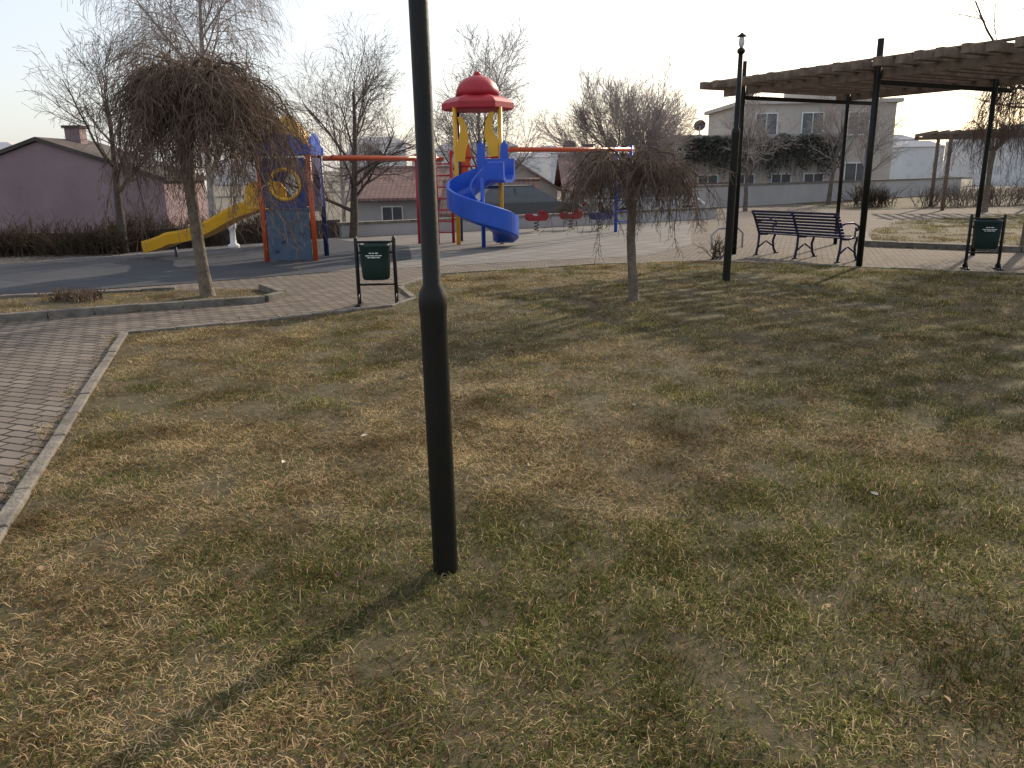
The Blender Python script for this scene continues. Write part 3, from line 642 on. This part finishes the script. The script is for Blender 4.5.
house('tiled_house',-7.2,-2.9,38,44,-3.2,.55,1.75,M_grayw,'x',wins=[(-5.5,-.35,.9,.9),(-3.8,-.35,.7,.9)],chim=[(-3.6,41.5,1.5,.7)])
house('tiled_house',-2.2,2.6,44,51,-3.2,.7,2.2,M_cream,'y',wins=[(-.9,-.1,.8,.9),(1.3,-.1,.8,.9)])
house('tiled_house',3.0,10.6,40,47,-3.2,.75,2.25,M_cream,'x',wins=[(4.2,-.1,.9,.9),(6.4,-.1,.9,.9),(8.8,-.1,.9,.9)],chim=[(4.2,43.5,2.0,.9),(7.8,43.5,2.0,.7)])
house('tiled_house',-2.6,1.0,35,39,-3.2,.0,1.1,M_grayw,'x',wins=[(-1.5,-.8,.8,.7)])
def dish(x,y,z,s=.45):
    e=empty('satellite_dish'); q=Part(); R=Matrix.Rotation(math.radians(-60),3,'X'); n=14; k=q.mi(M_dwall)
    for r,h in((0.001,0),(.5,.06),(.85,.16),(1,.23)):
        for j in range(n): a=2*math.pi*j/n; q.v.append(tuple(V((x,y,z))+R@(V((r*math.cos(a),r*math.sin(a),h))*s)))
    for i in range(3):
        for j in range(n): j2=(j+1)%n; q.face([i*n+j,i*n+j2,(i+1)*n+j2,(i+1)*n+j],k,True)
    q.obj('dish',e); q=Part(); q.tube([(x,y,z-1.0),(x,y,z)],.03,M_grayw,6); q.obj('mast',e)
for x,z in((3.2,2.7),(5.4,2.8),(6.4,2.95),(8.9,2.9),(10.0,2.9)): dish(x,43.4,z+.15,.34)
dish(-6.7,40.8,2.4,.5)
for x,y,z in((9.6,41.5,3.7),(13.6,47,5.7),(19.6,47,5.6)): dish(x,y,z,.3)
e=empty('beige_building'); q=Part()
q.box((16.9,49,1.0),(8.2,8,7.9),M_conc); q.box((12.4,43.2,-.1),(7.4,6,6.2),M_conc); q.obj('walls',e)
q=Part(); q.box((16.9,49,5.05),(8.7,8.5,.2),M_cream); q.box((12.4,43.2,3.1),(7.9,6.5,.2),M_grayw); q.box((18.5,50,5.6),(3,3,.9),M_conc); q.obj('roof_slabs',e)
g=Part();f=Part()
for x in(14.0,16.5,19.0): window(g,f,(x,45,3.9),1.1,1.1,(1,0,0),(0,-1,0)); window(g,f,(x+.1,45,1.2),1.2,1.2,(1,0,0),(0,-1,0)) if x>16.2 else None
for x in(9.8,11.6,13.4,15.0): window(g,f,(x,40.2,.7),.9,1.2,(1,0,0),(0,-1,0))
g.obj('window_glass',e); f.obj('window_frames',e)
q=Part(); k=q.mi(M_ivy)
for _ in range(8500):
    x=random.uniform(8.2,16.2); hang=1.6+.9*noise.noise(V((x*1.2,0,0)))+.7*noise.noise(V((x*5,3,0))); z=hang+(3.15+.35*noise.noise(V((x*2,7,0)))-hang)*random.random()**.6; y=40.1-random.random()*.6
    c=V((x,y,z)); R=Matrix.Rotation(random.uniform(0,6),3,rv()); s=random.uniform(.035,.085); b=len(q.v)
    for a,bb in((-1,0),(0,-.7),(1,0),(0,.7)): q.v.append(tuple(c+R@V((a*s,bb*s,0))))
    q.face([b,b+1,b+2,b+3],k)
for _ in range(160):
    x=random.uniform(8.2,16.2); z=random.uniform(2.2,3.2); P=[V((x,39.6,z))]
    for i in range(4): P.append(P[-1]+V((random.uniform(-.12,.12),random.uniform(-.05,.05),-random.uniform(.1,.4))))
    q.tube(P,.012,M_ivy,3,False)
q.obj('ivy_curtain')
bare_tree('bare_tree',9.2,31.5,0,3.1,.10,dict(mat=[M_twig2]*2+[M_birch]*3,rmin=.006),(.05,0))
bare_tree('bare_tree',14.2,36,0,3.6,.11,dict(mat=[M_twig2]*2+[M_birch]*3,rmin=.006))
q=Part(); q.beam((7.6,34,.45),(26,47,.45),.22,.9,M_grayw); q.beam((7.55,33.97,.93),(26,47,.93),.32,.07,M_kerb); q.obj('garden_wall')
for i in range(70):
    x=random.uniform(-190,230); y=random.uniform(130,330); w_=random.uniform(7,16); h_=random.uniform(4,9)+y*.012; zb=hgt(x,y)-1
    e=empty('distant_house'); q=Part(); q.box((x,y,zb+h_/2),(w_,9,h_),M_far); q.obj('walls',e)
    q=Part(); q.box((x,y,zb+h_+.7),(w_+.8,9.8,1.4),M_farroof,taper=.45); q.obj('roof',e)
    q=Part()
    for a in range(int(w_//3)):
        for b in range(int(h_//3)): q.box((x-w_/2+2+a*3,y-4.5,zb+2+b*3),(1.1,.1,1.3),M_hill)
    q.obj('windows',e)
